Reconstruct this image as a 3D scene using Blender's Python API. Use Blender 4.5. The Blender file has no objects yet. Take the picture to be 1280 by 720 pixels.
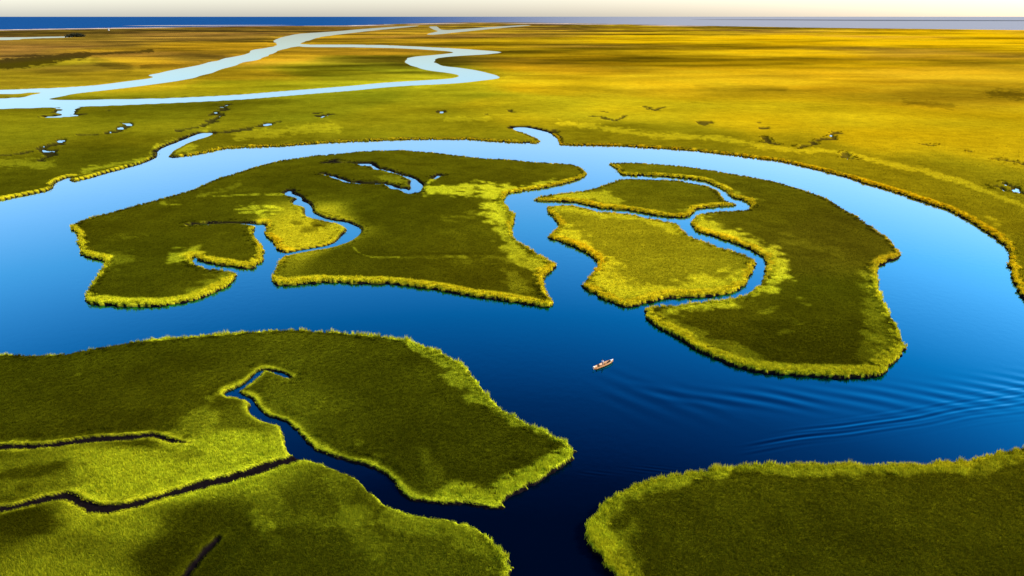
import bpy, bmesh, math, random
import numpy as np
from mathutils import Vector, Matrix
R = math.radians
random.seed(5); rng = np.random.default_rng(11)
S = bpy.context.scene
C = S.collection

# ------------------------------------------------------------------ camera, sky, sun, exposure
CAM_H = 80.0; FPX = 865.0; HORIZON = 20.6
PITCH = math.atan((360 - HORIZON) / FPX)
cd = bpy.data.cameras.new('camera'); cam = bpy.data.objects.new('camera', cd); C.objects.link(cam)
cd.sensor_width = 36; cd.lens = FPX / 1280 * 36; cd.clip_start = 1; cd.clip_end = 600000
cam.location = (0, 0, CAM_H); cam.rotation_euler = (math.pi / 2 - PITCH, 0, 0)
S.camera = cam

SUN_EL, SUN_AZ = 31, 86          # degrees; azimuth clockwise from the viewing direction
w = bpy.data.worlds.new('World'); S.world = w; w.use_nodes = True
wn = w.node_tree; wn.nodes.clear()
sky = wn.nodes.new('ShaderNodeTexSky'); sky.sky_type = 'NISHITA'; sky.sun_disc = False
sky.sun_elevation = R(SUN_EL); sky.sun_rotation = R(SUN_AZ); sky.air_density = 1.0; sky.dust_density = 1.2; sky.ozone_density = 3.0
hs = wn.nodes.new('ShaderNodeHueSaturation'); hs.inputs['Saturation'].default_value = 1.1
bg = wn.nodes.new('ShaderNodeBackground'); bg.inputs['Strength'].default_value = 0.15
wo = wn.nodes.new('ShaderNodeOutputWorld')
wn.links.new(sky.outputs[0], hs.inputs['Color']); wm = wn.nodes.new('ShaderNodeMix'); wm.data_type = 'RGBA'; wm.blend_type = 'MULTIPLY'; wm.inputs[0].default_value = 1; wm.inputs[7].default_value = (1.07, 1.0, 1.03, 1)
wn.links.new(hs.outputs[0], wm.inputs[6]); wn.links.new(wm.outputs[2], bg.inputs[0]); wn.links.new(bg.outputs[0], wo.inputs[0])
sd = bpy.data.lights.new('sun', 'SUN'); sun = bpy.data.objects.new('sun', sd); C.objects.link(sun)
sd.energy = 3.7; sd.angle = R(0.5); sd.color = (1.0, 0.90, 0.74)
a, e = R(SUN_AZ), R(SUN_EL)
sun.rotation_euler = Vector((math.sin(a) * math.cos(e), math.cos(a) * math.cos(e), math.sin(e))).to_track_quat('Z', 'Y').to_euler()
S.view_settings.view_transform = 'Standard'; S.view_settings.look = 'None'
S.view_settings.exposure = 1.02; S.view_settings.gamma = 1

# ------------------------------------------------------------------ small helpers
def tag(o, label, cat=None, group=None, kind=None):
    o['label'] = label
    if cat: o['category'] = cat
    if group: o['group'] = group
    if kind: o['kind'] = kind
    return o

def ground(px, py, z=0.0):
    """photo pixel -> point of the plane at height z (numpy)"""
    px = np.asarray(px, float); py = np.asarray(py, float)
    X = (px - 640) / FPX; v = -(py - 360) / FPX
    dy = math.cos(PITCH) + v * math.sin(PITCH)
    dz = -math.sin(PITCH) + v * math.cos(PITCH)
    t = (z - CAM_H) / dz
    return X * t, dy * t

def to_pixel(x, y, z=0.0):
    zc = y * math.cos(PITCH) - (z - CAM_H) * math.sin(PITCH)
    yc = y * math.sin(PITCH) + (z - CAM_H) * math.cos(PITCH)
    return 640 + FPX * x / zc, 360 - FPX * yc / zc

def vnoise(x, y, s, seed=0):
    x = x / s + seed * 17.31 + 1000; y = y / s + seed * 9.77 + 1000
    xi = np.floor(x).astype(np.int64); yi = np.floor(y).astype(np.int64)
    fx = x - xi; fy = y - yi
    fx = fx * fx * (3 - 2 * fx); fy = fy * fy * (3 - 2 * fy)
    def h(i, j):
        n = (i * 374761393 + j * 668265263 + seed * 974634777) & 0xFFFFFFFF
        n = ((n ^ (n >> 13)) * 1274126177) & 0xFFFFFFFF
        return ((n ^ (n >> 16)) & 0xFFFF) / 65535.0
    return (h(xi, yi) * (1 - fx) + h(xi + 1, yi) * fx) * (1 - fy) + (h(xi, yi + 1) * (1 - fx) + h(xi + 1, yi + 1) * fx) * fy

def fbm(x, y, s, seed=0, octv=3):
    r = 0; a = 1; t = 0
    for k in range(octv):
        r = r + a * vnoise(x, y, s / (2.1 ** k), seed + k * 3); t += a; a *= 0.55
    return r / t

def smooth(a, b, x):
    t = np.clip((x - a) / (b - a), 0, 1); return t * t * (3 - 2 * t)

# ------------------------------------------------------------------ shore lines (surveyed on the photograph, laid on the ground)
ISLAND_WEST = [(89.7,280.5),(100,275),(113,271),(149.5,261),(202,247),(244,235),(268,223.6),(304,212.8),(331.7,204.6),(355,199.7),(390,194.5),
 (420,192),(455,188.7),(494,187.3),(539,190),(594,196.5),(639,199.6),(683,203),(714,205),(726,209),(733,215.6),(732,220.4),(724,225),
 (697,232),(668,237.5),(640,241.5),(632,245),(631,252),(638,261),(644.7,268),(643,278),(640,286),(643,296),(663,311),(682,321),(695.5,330.6),
 (693,336),(682,344.4),(679,351.4),(682,364),(692,375),(691,382),(676.7,384),(651.7,380),(629,376),(586,369.5),(540,362),(500,357),(453,354.5),
 (403,354),(365,356.5),(347,357),(340,352),(338.6,347),(345.5,333),(352,323),(358,317),(350,315),(345,312),(342,303),(331,296.5),(329,290),(332,284),(326,280),
 (320,283),(320,296),(326.5,306),(329.4,322),(323,332),(312,337),(295.5,334.7),(276,332),(256,329),(247,326),(243,322),(240,327),(257,333.5),
 (273,335.5),(293,338.5),(298,345),(293,351),(279,360),(257,371),(230,379),(202,382),(163,382.8),(124.5,381),(109,377),(105,368),(113,355.6),
 (127,336),(130,329),(121.7,325.6),(105,321),(101,315),(98,303),(96.7,293),(90,287)]
ISLET_NORTH = [(665.6,249.4),(677,244.4),(702,241),(729,238),(754,231),(770,225),(779,223),(815,223.5),(843,225),(868,228.5),(887,233),(899,240),(906,249),
 (926,255.5),(924,257.5),(899,258.5),(872,262),(868,267),(857,272.5),(835,272),(801.7,266),(782,263),(760,261),(749,260.6),(732,256),(715.5,253),(688,252),(671,251.7)]
ISLET_SOUTH = [(682,259),(690.5,256),(715.5,256),(732,259.5),(749,264),(785,266.7),(815.5,273),(838,277),(849,279.5),(854,287),(866,295),(899,307),(932,317.5),
 (947,326),(943,335),(939,347),(935,357),(921,365),(893,370.5),(857,372.5),(831,375),(795,382.7),(777,384),(759,377),(737,365),(728,357),(733.6,347.7),
 (747,335),(745,326),(726,313),(704.7,304),(686,298),(686.7,293.5),(697,285),(697,279),(685,268)]
ISLAND_EAST = [(760.4,204),(775,203),(806,203.5),(840,206),(859,207.8),(898,213.6),(936.7,220.4),(975.6,228),(1014.5,240),(1040,250.3),(1075,272),(1104,292.5),
 (1118.7,305.6),(1124.5,316),(1122,323),(1108,328),(1098,334),(1096,342),(1098,357),(1104.4,376),(1115.5,395.6),(1123,409),(1126.7,420.6),(1131,429),
 (1131,443),(1118,457),(1104.4,467.8),(1076.7,472),(1037.8,472.5),(993,470.6),(966,468),(939,464),(911,455.6),(883,444),(861,433),(844,421),
 (816.7,407),(808,397),(807.8,386),(822,380.5),(855.5,378),(897,374.5),(925,369),(941.7,361),(951,350),(957,338),(958,330.6),(951,321),(933,311),(911,302),
 (871,289.7),(864,282.8),(864.5,275),(874,267),(899,263),(928,261.5),(938,258.5),(933,252.5),(912,246.3),(905,237.5),(882,227.8),(862.8,224),(815.5,220),(777,219),(771,212)]
MARSH_WEST = [(-700,400),(-300,425),(-80,438),(0,440.5),(60,441.7),(100,436.7),(150,428),(200,422.7),(240,419.5),(326.7,412.4),(371,410),(415.6,414),(482,420),
 (517.8,426.7),(549,437.8),(580,455.6),(597.8,477.8),(615.6,500),(651,522),(695.6,544.4),(715.6,560),(716.5,568),(710,580),(686.7,595),(656.7,610),
 (636.7,624),(627,640),(617,637.5),(600,634.5),(573,631),(565,640),(573,648),(600,653),(613,670),(630,690),(641,712),(645,760),(640,850),(610,1100),(-900,1100)]
MARSH_EAST = [(760,717),(747.5,700),(735,680),(732.5,665),(736,653.7),(750,632.5),(765,620),(780,612.5),(802.5,603.7),(832.5,593.7),(860,590),(895,581.5),
 (932.5,577.5),(960,577),(1040,577.5),(1090,577.5),(1140,578.7),(1177.5,577),(1210,575),(1225,567.5),(1252.5,561),(1280,556),(1340,546),(1450,535),
 (1700,540),(2300,560),(2300,1100),(800,1100),(772,760)]
COAST = [(-900,38),(-300,38),(0,37),(130,35),(250,33.4),(430,32),(520,29.5),(600,28),(700,29),(850,31.8),(1000,34.3),(1280,37.6),(1700,41),(2300,44)]
MAINLAND = COAST + [(2300,470),(1700,440),(1400,420),(1300,395),(1280,378),(1269,362.5),(1264.5,345),(1260,330),(1258.7,315.8),(1250,302.7),(1226.6,286.6),
 (1203,272),(1180,261),(1150.8,251.6),(1115.8,239.4),(1078,228.5),(1060,222.4),(1014.5,210.7),(975.6,202),(936.7,197),(898,192),(859,188),(820,185.4),(765,182.2),
 (709,181.5),(699,180.6),(696,172),(683.6,165.5),(668,161.5),(656,159.3),(642,159.6),(642,161.5),(658,167),(671,172.8),(675,176.7),(668,179),(639,178),(600,175.7),
 (580,174.3),(511,174.4),(469,176),(400,179),(355,182.6),(316,184),(281,186),(257.8,191),(228.6,196),(213,197.2),(211,194.5),(219,186),(238,176.5),(265.6,167.8),
 (262,166),(248,167.6),(219,179),(198.5,188),(196,196),(180,204.5),(144,214),(108,224),(88.4,227.8),(87.5,221.5),(68.6,229),(66.8,236.5),(45,242),(18,247),
 (0,250.6),(-100,268),(-500,330),(-900,380)]
UPPER_RIVER = [(-900,120),(-300,115),(0,112),(31,111),(78,109.4),(125,106),(156,102),(184,98.4),(191,96),(189,93),(235,84),(285,72.5),(312,66.5),(315,62.5),(341,58.5),(346,54.5),
 (342,51.8),(349,47.5),(374,42.3),(420,39.2),(446,36.8),(489,33.7),(520,32),(521,32.8),(482,36.6),(454.6,39.5),(403,45.8),(382.5,51.8),(379,55.4),(437,55.7),(480,56.4),(531.5,58.7),
 (574.5,60.9),(614,63.8),(626,65.5),(609,67.8),(574.5,69.8),(552,71.9),(541.9,75.8),(552,81.9),(583,86),(607,90),(624,96.5),(609,99.9),(566,104.2),(514,106.8),
 (480,109.3),(430,114),(302,124.3),(201.5,129.3),(117.6,132.7),(0,136),(-300,143),(-900,155)]
SPIT = [(59,124.3),(81,119.5),(94,116.9),(134,112.5),(188,105.8),(242,97.4),(300,79.3),(325.8,73.3),(351.5,62),(375,57.5),(381,58.7),(437,59.2),(489,59.9),(520,61.2),
 (557,63.8),(566,66),(540,69),(514.4,71.2),(505,76.7),(511,81),(531.5,87),(566,92.2),(572.8,95.3),(562.5,98.2),(531.5,100.4),(480,103.3),(430,108),(302,118),(201,122.8),(109,124.4)]
RIVER_ISLET = [(-700,125),(-300,120),(0,117.7),(31,116),(53,115.6),(39,118.7),(0,123),(-300,129),(-700,134)]
FAR_RIVER = [(533,43.2),(543,40.2),(548,39.0),(542,36.8),(536,33.5),(546,33),(553,37.5),(575,36.6),(610,34.0),(645,31.8),(668,31.2),(640,33.8),(605,37.0),(570,40.5),(545,43.2)]
FAR_POND = [(-300,47.5),(0,46.8),(60,45.8),(88,45.6),(88,46.8),(30,48.4),(0,50.2),(-300,52)]
FAR_SHORE = [(840,24.3),(960,24.4),(1280,25.4),(1700,26.5),(1700,27.4),(1280,26.3),(1100,26.0),(960,25.0)]
FAR_BAR = [(155,31.9),(230,31.5),(330,31.3),(370,31.5),(300,31.9),(200,32.3)]

# creeks: (x, y, half width in metres)
CREEKS = [
 [(361,471.5,.1),(345,465,.3),(330,461.5,.4),(321,469,.55),(305,482,.75),(289,490,1.3),(300,494,1.0),(312,500,1.0),(318,515,1.3),(330,523,1.2),(350,530,1.3),(362,545,1.7),(372,560,2.3),(385,568,2.0),
  (400,571,1.6),(425,580,1.6),(447,586,1.8),(464,597,2.0),(480,612,2.2),(497,628,2.1),(520,636,2.0),(560,641,1.9),(585,644,2.2),(620,650,3.0)],
 [(382,569,1.4),(350,579,1.2),(300,594,1.2),(250,608,1.2),(200,621,1.2),(150,636,1.5),(125,636,1.5),(105,629,1.2),(85,620,.9),(60,623,.8),(30,631,.8),(0,638,.8),(-100,652,.8)],
 [(238,553,.1),(215,550,.6),(190,544,.8),(165,546,.8),(120,549,.8),(60,556,.8),(0,560,.8),(-100,563,.8)],
 [(275,672,.15),(255,690,.35),(232,720,.45),(205,755,.5)],
 # creeks of the west island
 [(365,239,.9),(363,243,1.6),(371,247,.8),(374,253,1.6),(380,257,.9),(385,266,1.8),(396,272,1.6),(415,275,1.4),(430,278,1.5),(440,284,2.2),(440,291,2.6),(433,298,2.2),(422,304,1.4),(406,308.5,1.1),(380,312.5,1.0),(356,317.5,1.3)],
 [(327,281,1.4),(310,279.5,.9),(290,279,.8),(262,279.6,.8),(237,281.5,.7)],
 [(410,203,.6),(440,204.5,.6),(462,207,.6),(471,211,1.4),(486,214,.8),(500,218,.9),(513,223,1.6),(520,229,3.0),(521,236,3.2),(512,239.5,2.2),(500,237,1.6),(486,232,1.2),(465,229,.9),(440,228,.8),(426,226,.9),(421,222,1.0),(405,219,.4)],
 [(548,222,.5),(553,219.5,1.2)],
 # mainland, west
 [(263,167.5,2.5),(275,166.5,1.6),(300,163,1.2),(325,159,1.4),(340,154,1.6),(347,152,1.0)],
 [(225,164,1.6),(240,161,1.6),(255,157,2.0),(266,149,2.4),(276,139,1.8),(284,131,1.6)],
 [(157,154,2.6),(153,160,2.4),(149,163,3.0),(135,167,1.4),(115,168.5,1.8),(96,168,1.6)],
 [(75,176,2.2),(70,180,3.0),(61,187,2.0),(60,193,2.0),(57,202,1.2)],
 [(36,191,2.6),(24,193,2.2),(10,194,1.4),(0,194,1.4)],
 [(87.5,133,8),(87,139,7),(84,143,5)],[(54,146,3),(75,145,6),(97,144.2,3)],
 [(134,138.5,1.5),(139,139,1.6)],
 [(390,141,1.6),(393,142,1.6)],[(402,147,1.2),(408,143,.8)],
 # mainland, east
 [(695,166,2.0),(690,164,1.4)],
 [(738,146,1.0),(750,146,1.2),(764,150,2.0),(772,151,1.6),(778,145,.6)],[(755,139.5,1.6),(757,140,1.4)],
 [(806,133,.6),(815,138,.7),(826,134,.6)],
 [(876,152,1.0),(881,156,1.6),(884,152,.8)],[(944,161,1.2),(947,161,1.0)],[(957,161,1.4),(958,162,1.4)],[(950,154,1.0),(952,154,.8)],
 [(958,172,1.0),(963,177,2.6),(966,178,1.8),(974,179,1.2),(982,182,.6)],
 [(996,185,.8),(1010,182,1.0),(1022,178,1.1),(1033,175,2.2),(1040,171,1.4),(1046,166,.6)],
 [(1052,191,1.2),(1057,195,2.4),(1060,198,1.6)],
 [(1163,182,1.4),(1166,182,1.2)],[(1209,190,1.2),(1212,190,1.0)],
 [(1237,199,.6),(1256,202,.9),(1275,206,.9),(1284,208,.8)],
 [(1254,229,1.0),(1260,233,1.3),(1265,239,1.4),(1274,242,1.2),(1285,244,1.2)],[(1238,232,.5),(1252,239,.6),(1262,241,.7)],
 [(604,142.5,.8),(607,143,.9)],[(637,138,.6),(643,141,.7)],[(551,139,1.8),(553,141,1.8)],
]

def catmull(P, n, closed=True):
    P = np.array(P, float); m = len(P); out = []
    rngi = range(m) if closed else range(m - 1)
    for i in rngi:
        if closed: p0, p1, p2, p3 = P[(i-1) % m], P[i], P[(i+1) % m], P[(i+2) % m]
        else: p0, p1, p2, p3 = P[max(i-1,0)], P[i], P[i+1], P[min(i+2,m-1)]
        L = math.hypot(*(p2 - p1)[:2])
        if L > 120: out.append(p1); continue
        for k in range(n):
            t = k / n
            out.append(0.5 * ((2*p1) + (-p0+p2)*t*0.9 + (2*p0-5*p1+4*p2-p3)*t*t*0.9 + (-p0+3*p1-3*p2+p3)*t**3*0.9) if False else
                       p1 + (p2-p1)*t + 0.42*((p2-p0)*(t-2*t*t+t**3) + (p3-p1)*(t**3-t*t)) - 0.84*(p2-p1)*(t-3*t*t+2*t**3)*0.5*1.0)
    if not closed: out.append(P[-1])
    return np.array(out)

def lay(poly, n=3, lift=0.95, water=False):
    """outline in the photograph -> shore line on the ground; banks that face away are seen by the grass on top of them"""
    P = catmull(poly, n)
    nx = np.roll(P, -1, 0) - np.roll(P, 1, 0)
    area = 0.5 * np.sum(P[:,0] * np.roll(P[:,1], -1) - np.roll(P[:,0], -1) * P[:,1])
    up = nx[:,0] / (np.hypot(nx[:,0], nx[:,1]) + 1e-9) * (1 if area > 0 else -1)     # outward normal points up in the picture
    if water: up = -up
    z = lift * np.clip(up, 0, 1) * smooth(60, 260, P[:,1])
    gx, gy = ground(P[:,0], P[:,1], z)
    return np.stack([gx, gy], 1)

def sdf(X, Y, G):
    """signed distance (metres, + inside) of points to a closed ground polygon"""
    n = len(X); out = np.full(n, 1e9, np.float32); ins = np.zeros(n, bool)
    X = X.astype(np.float32); Y = Y.astype(np.float32)
    A = G.astype(np.float32); B = np.roll(G, -1, 0).astype(np.float32)
    for (ax, ay), (bx, by) in zip(A, B):
        ex, ey = bx - ax, by - ay; L = ex*ex + ey*ey
        if L < 1e-6: continue
        dx = X - ax; dy = Y - ay
        t = np.clip((dx*ex + dy*ey) / L, 0, 1)
        qx = dx - t*ex; qy = dy - t*ey
        np.minimum(out, qx*qx + qy*qy, out=out)
        c = (Y < ay) != (Y < by)
        if abs(ey) > 1e-9: ins ^= c & (dx < ex * dy / ey)
    d = np.sqrt(out); return np.where(ins, d, -d)

def creek_sdf(X, Y, best, pts, muddy):
    P = catmull([(p[0], p[1], p[2]) for p in pts], 3, closed=False)
    gx, gy = ground(P[:,0], P[:,1], 0.35)
    r = P[:,2] * (np.where(P[:,1] < 260, 1.0, .8) if muddy else np.where(P[:,1] > 450, .9, np.where(P[:,1] < 150, 1, np.where(P[:,0] < 600, 1.2, .95))))
    lo_x, hi_x, lo_y, hi_y = gx.min()-60, gx.max()+60, gy.min()-60, gy.max()+60
    m = np.where((X > lo_x) & (X < hi_x) & (Y > lo_y) & (Y < hi_y))[0]
    if len(m) == 0: return
    x = X[m]; y = Y[m]; b = np.full(len(m), 1e9)
    for i in range(len(P)-1):
        ex, ey = gx[i+1]-gx[i], gy[i+1]-gy[i]; L = ex*ex+ey*ey+1e-9
        t = np.clip(((x-gx[i])*ex + (y-gy[i])*ey)/L, 0, 1)
        d = np.hypot(x-gx[i]-t*ex, y-gy[i]-t*ey) - (r[i]*(1-t) + r[i+1]*t)
        b = np.minimum(b, d)
    best[m] = np.minimum(best[m], b)

LANDS = [('marsh_mainland', MAINLAND, 'flat marsh mainland stretching from the river bend to the far coast'),
 ('marsh_island', ISLAND_WEST, 'large winding marsh island left of the middle of the river, cut by short creeks'),
 ('marsh_island', ISLET_NORTH, 'narrow pointed grassy islet between the two larger islands, the far one of two'),
 ('marsh_island', ISLET_SOUTH, 'olive grassy islet with a wide yellow rim, in front of the narrow pointed islet'),
 ('marsh_island', ISLAND_EAST, 'rounded marsh island at the right inside the river bend'),
 ('marsh_shore', MARSH_WEST, 'near marsh at the lower left, crossed by dark winding creeks'),
 ('marsh_shore', MARSH_EAST, 'near marsh at the lower right with a shaggy bright rim'),
 ('marsh_spit', SPIT, 'long golden marsh spit between the arms of the upper river'),
 ('marsh_island', RIVER_ISLET, 'thin sliver of marsh in the upper river at the left edge'),
 ('far_shore', FAR_SHORE, 'thin dark far shore on the right part of the horizon'),
 ('far_sandbar', FAR_BAR, 'thin pale sandbar in the sea on the left')]
GL = [lay(p) for _, p, _ in LANDS]
GW = [lay(UPPER_RIVER, water=True), lay(FAR_RIVER, water=True), lay(FAR_POND, water=True)]

def land_fields(X, Y):
    """distance to the nearest water (metres, + on land) and the land each point belongs to"""
    ds = []
    for G in GL: ds.append(sdf(X, Y, G))
    for G in GW: ds[0] = np.minimum(ds[0], -sdf(X, Y, G))
    D = np.stack(ds, 0); owner = D.argmax(0); d = D.max(0).astype(float)
    cr = np.full(len(X), 1e9); mc = np.full(len(X), 1e9); m3 = np.full(len(X), 1e9); q = smooth(250, 420, Y)
    WX_ = X + (vnoise(X, Y, 9, 81) - .5) * (1 + 9*q); WY_ = Y + (vnoise(X, Y, 9, 82) - .5) * (1 + 9*q)
    for k, c in enumerate(CREEKS):
        muddy = k in (1, 2, 3) or (k != 4 and c[0][1] < 242 and (c[0][0] < 400 or c[0][0] > 560) and not c[0][0] in (87.5, 54))
        creek_sdf(WX_, WY_, m3 if k == 3 else mc if muddy else cr, c, muddy)
    return d, cr, mc, m3, owner

def wobble(X, Y, d):
    near = 1 - smooth(150, 900, Y)
    wv = (vnoise(X, Y, .8, 2) - .5) * .8 + (vnoise(X, Y, 1.3, 3) - .5) * 0.7 + (vnoise(X, Y, 3.6, 4) - .5) * 1.0 + (vnoise(X, Y, 11, 5) - .5) * 1.0
    far = (vnoise(X, Y, 45, 6) - .5) * 9 * smooth(500, 1500, Y)
    return wv * (0.35 + 0.65 * near) + far

# ------------------------------------------------------------------ vegetation zones
# (x, y, brightness, gold, brown)  — the sward changes from near green to far straw
ZONE = np.array([
 (0,480,.05,0,0),(200,470,.05,0,0),(500,480,.05,0,0),(600,570,.08,0,0),(430,640,.22,0,0),(550,690,.35,.0,0),(330,690,.15,.0,0),(480,540,.08,0,0),
 (100,532,.06,0,0),(220,528,.1,0,0),(0,540,.06,0,0),(300,520,.3,0,0),(160,540,.06,0,0),(270,500,.1,0,0),(150,590,1,0,0),(300,560,.95,0,0),(100,585,.8,0,0),(230,600,1,0,0),(60,595,.45,0,0),(20,660,.1,0,0),(100,690,.55,0,0),(140,660,.8,0,0),(100,720,.75,0,0),(250,660,.12,0,0),(220,700,.08,0,0),(0,800,.1,0,0),(500,900,.2,0,0),
 (900,680,.2,.2,0),(1200,640,.19,.2,0),(1100,800,.2,.15,0),(1000,640,.17,.2,0),(1500,640,.1,.1,0),
 (180,310,.06,.1,0),(250,260,.08,.1,0),(400,220,.08,.15,0),(500,270,.05,.15,0),(450,330,.05,.15,0),(600,215,.1,.2,0),(600,300,.12,.2,0),(380,295,.85,.45,0),(590,340,.06,.2,0),(280,305,.1,.2,0),
 (820,245,.2,.3,0),(830,320,.5,.4,0),(760,290,.5,.4,0),(960,260,.14,.3,.05),(1040,300,.12,.3,.12),(1000,430,.04,.1,0),(1070,390,.08,.1,0),(880,410,.1,.2,0),
 (100,200,.18,.2,0),(20,230,.18,.2,0),(30,160,.48,.3,0),(200,165,.32,.25,0),(20,178,.5,.3,0),(330,175,.25,.3,0),(200,145,.28,.2,0),(350,145,.3,.25,0),(-200,200,.2,.2,0),
 (450,160,.35,.35,0),(500,140,.42,.4,0),(560,165,.3,.4,0),(420,130,.28,.2,0),(450,120,.22,.2,0),(300,132,.22,.2,0),(640,130,.38,.6,0),(560,120,.34,.35,0),
 (750,170,.28,.5,0),(850,176,.3,.5,0),(700,150,.52,.55,0),(800,140,.6,.65,0),(950,150,.68,.75,0),(1100,170,.76,.8,0),(1250,180,.72,.8,0),(1000,195,.42,.6,0),(1150,225,.4,.6,0),(1240,270,.38,.55,0),(1270,330,.3,.45,0),(1500,250,.6,.8,0),
 (700,110,.34,.8,.05),(850,110,.5,.8,.1),(1000,105,.55,.9,.12),(1200,115,.6,.9,.15),(1200,95,.5,.9,.2),(700,80,.5,.97,.1),(900,80,.62,.9,.05),(1100,75,.7,.95,.05),(1250,65,.75,.95,0),
 (660,55,.55,.85,.1),(800,50,.68,.9,0),(1000,50,.74,.95,0),(1200,45,.8,.95,0),(640,40,.45,.8,.3),(850,38,.6,.85,.1),(1600,60,.7,.9,0),(640,33,.3,.6,.6),(900,35,.4,.7,.4),
 (200,100,.55,.7,0),(300,95,.5,.8,0),(420,90,.18,.3,.05),(480,85,.14,.2,.05),(350,72,.85,1,.12),(450,66,.75,1,.2),(430,50,.65,.95,.1),(500,48,.6,.9,.15),(300,108,.25,.4,0),(450,75,.25,.4,.1),
 (100,85,.4,.6,.3),(200,78,.65,.95,.15),(60,80,.4,.5,.2),(150,65,.7,.95,.2),(260,60,.8,1,.1),(250,75,.45,.8,.3),(30,100,.55,.6,.05),(150,95,.55,.75,.05),(0,75,.25,.4,.4),
 (0,60,.42,.7,.75),(100,58,.45,.75,.6),(60,45,.3,.5,.7),(250,45,.35,.6,.7),(380,38,.35,.7,.6),(0,38,.1,.3,.8),(250,36,.25,.5,.8),(-300,80,.4,.6,.3)], float)
ZONE[(ZONE[:,0] < 640) & (ZONE[:,1] > 112) & (ZONE[:,1] < 240), 2] *= .68
ZONE[(ZONE[:,0] < 520) & (ZONE[:,1] < 106) & (ZONE[:,3] > .5), 4] += .18
ZONE[(ZONE[:,0] > 640) & (ZONE[:,1] > 125) & (ZONE[:,1] < 182), 2] *= .97
# soft strokes of brighter or darker sward: points, radius px, amount
STROKES = [
 ([(240,320),(222,324)],7,.55),([(250,368),(285,345)],10,.3),([(140,325),(155,327)],9,.22),([(205,256),(225,257)],3.5,.4),([(250,246),(285,240)],3,.25),([(290,236),(300,233)],3,.2),
 ([(130,300),(185,298)],3,.18),([(110,330),(115,360)],5,.3),([(300,262),(340,263)],5,.6),([(325,268),(345,262)],5,.4),([(268,248),(340,245),(360,244)],.9,.5),
 ([(540,240),(600,239),(650,240),(690,234)],5.5,.8),([(525,238),(540,228),(551,221)],1.8,.7),([(480,220),(510,232)],6,.25),([(625,255),(632,290),(650,320),(685,340)],12,.62),([(610,245),(620,275)],8,.4),
 ([(560,274),(610,270)],4,.22),([(560,325),(640,328)],5,.22),([(640,345),(655,370)],9,.25),([(395,280),(405,283)],5,-.5),([(375,283),(367,281)],4,-.45),([(385,290),(400,288)],4,-.45),
 ([(700,247),(740,244),(765,250)],7,.5),([(770,262),(830,270)],4,.2),([(700,300),(735,322),(750,350),(775,370),(850,364),(930,352)],12,.55),([(690,262),(720,264),(800,274),(850,290)],5,.35),([(760,338),(775,365)],10,.3),
 ([(780,262),(800,268)],4,.2),([(868,275),(885,290),(960,318),(975,345),(960,362),(900,378),(850,385)],9,.75),([(885,268),(905,264)],5,.4),([(965,325),(972,350)],10,.3),([(830,395),(880,430),(940,450)],7,.35),
 ([(1088,345),(1095,380),(1100,410),(1115,440)],11,.3),([(1095,430),(1085,445)],8,.2),([(1000,378),(1010,381)],3,.25),([(975,420),(985,418)],3,.25),([(995,407),(1010,403)],3,.22),([(950,395),(975,388)],3,.22),([(980,300),(1050,318)],6,.12),([(905,240),(920,246)],4,.4),([(938,252),(960,251)],2.5,.4),
 ([(520,430),(570,460),(600,500),(650,530),(700,555)],9,.55),([(470,424),(530,434)],4,.35),([(640,610),(700,575)],5,.5),([(455,560),(480,575)],5,.22),([(530,570),(540,600)],10,.15),
 ([(444,312),(450,318),(458,323),(475,325.5),(500,325)],1.0,.4),([(450,317),(460,321),(490,323.5),(530,320.5),(600,320)],1.2,-.14),([(500,326),(600,323)],2.5,.12),
 ([(90,478),(98,474)],5,.4),([(38,480),(42,479)],4,.4),([(215,555),(260,525)],10,.35),([(265,500),(280,495)],5,.3),([(20,600),(90,585)],10,-.35),([(230,580),(245,575)],7,-.3),([(205,577),(215,575)],4,-.1),
 ([(90,620),(200,615),(320,580)],8,.4),([(320,615),(350,660),(440,650)],14,.2),([(0,660),(60,660)],14,-.25),([(420,610),(440,660),(470,700)],10,.2),([(500,650),(560,665),(600,690)],12,.3),([(320,650),(340,665)],6,.3),
 ([(760,690),(745,660),(775,630),(830,605),(900,592)],10,.55),([(780,720),(765,680)],16,.4),([(900,590),(1000,590),(1100,590),(1200,590)],7,.6),([(1210,590),(1290,575)],9,.45),
 ([(-200,92),(-50,84),(20,79),(60,75)],5.6,-1.2),([(60,75),(110,69)],3.8,-1),([(110,69),(190,64)],1.6,-.5),([(520,110),(640,96)],2,.1),([(700,181),(760,172)],3,-.05),
 ([(700,155),(830,172),(900,175),(960,185),(1050,192),(1130,210),(1200,228),(1290,265)],3,.35),([(120,76),(160,86)],5,-.2),([(180,84),(260,80)],3,-.25),
 ([(0,205),(60,207)],5,.25),([(105,215),(190,200),(196,190)],3,.4),([(200,185),(262,165)],3,.4),([(300,171),(420,160)],5,.25),([(215,190),(240,187)],4,.35),
 ([(1255,300),(1268,345)],6,.2),([(1245,285),(1240,275)],5,.3),([(560,150),(610,150)],3,.2),([(1240,118),(1290,120)],5,-.22),([(1130,128),(1190,134)],3,-.2),([(870,108),(980,112)],3,-.15),
]

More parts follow.
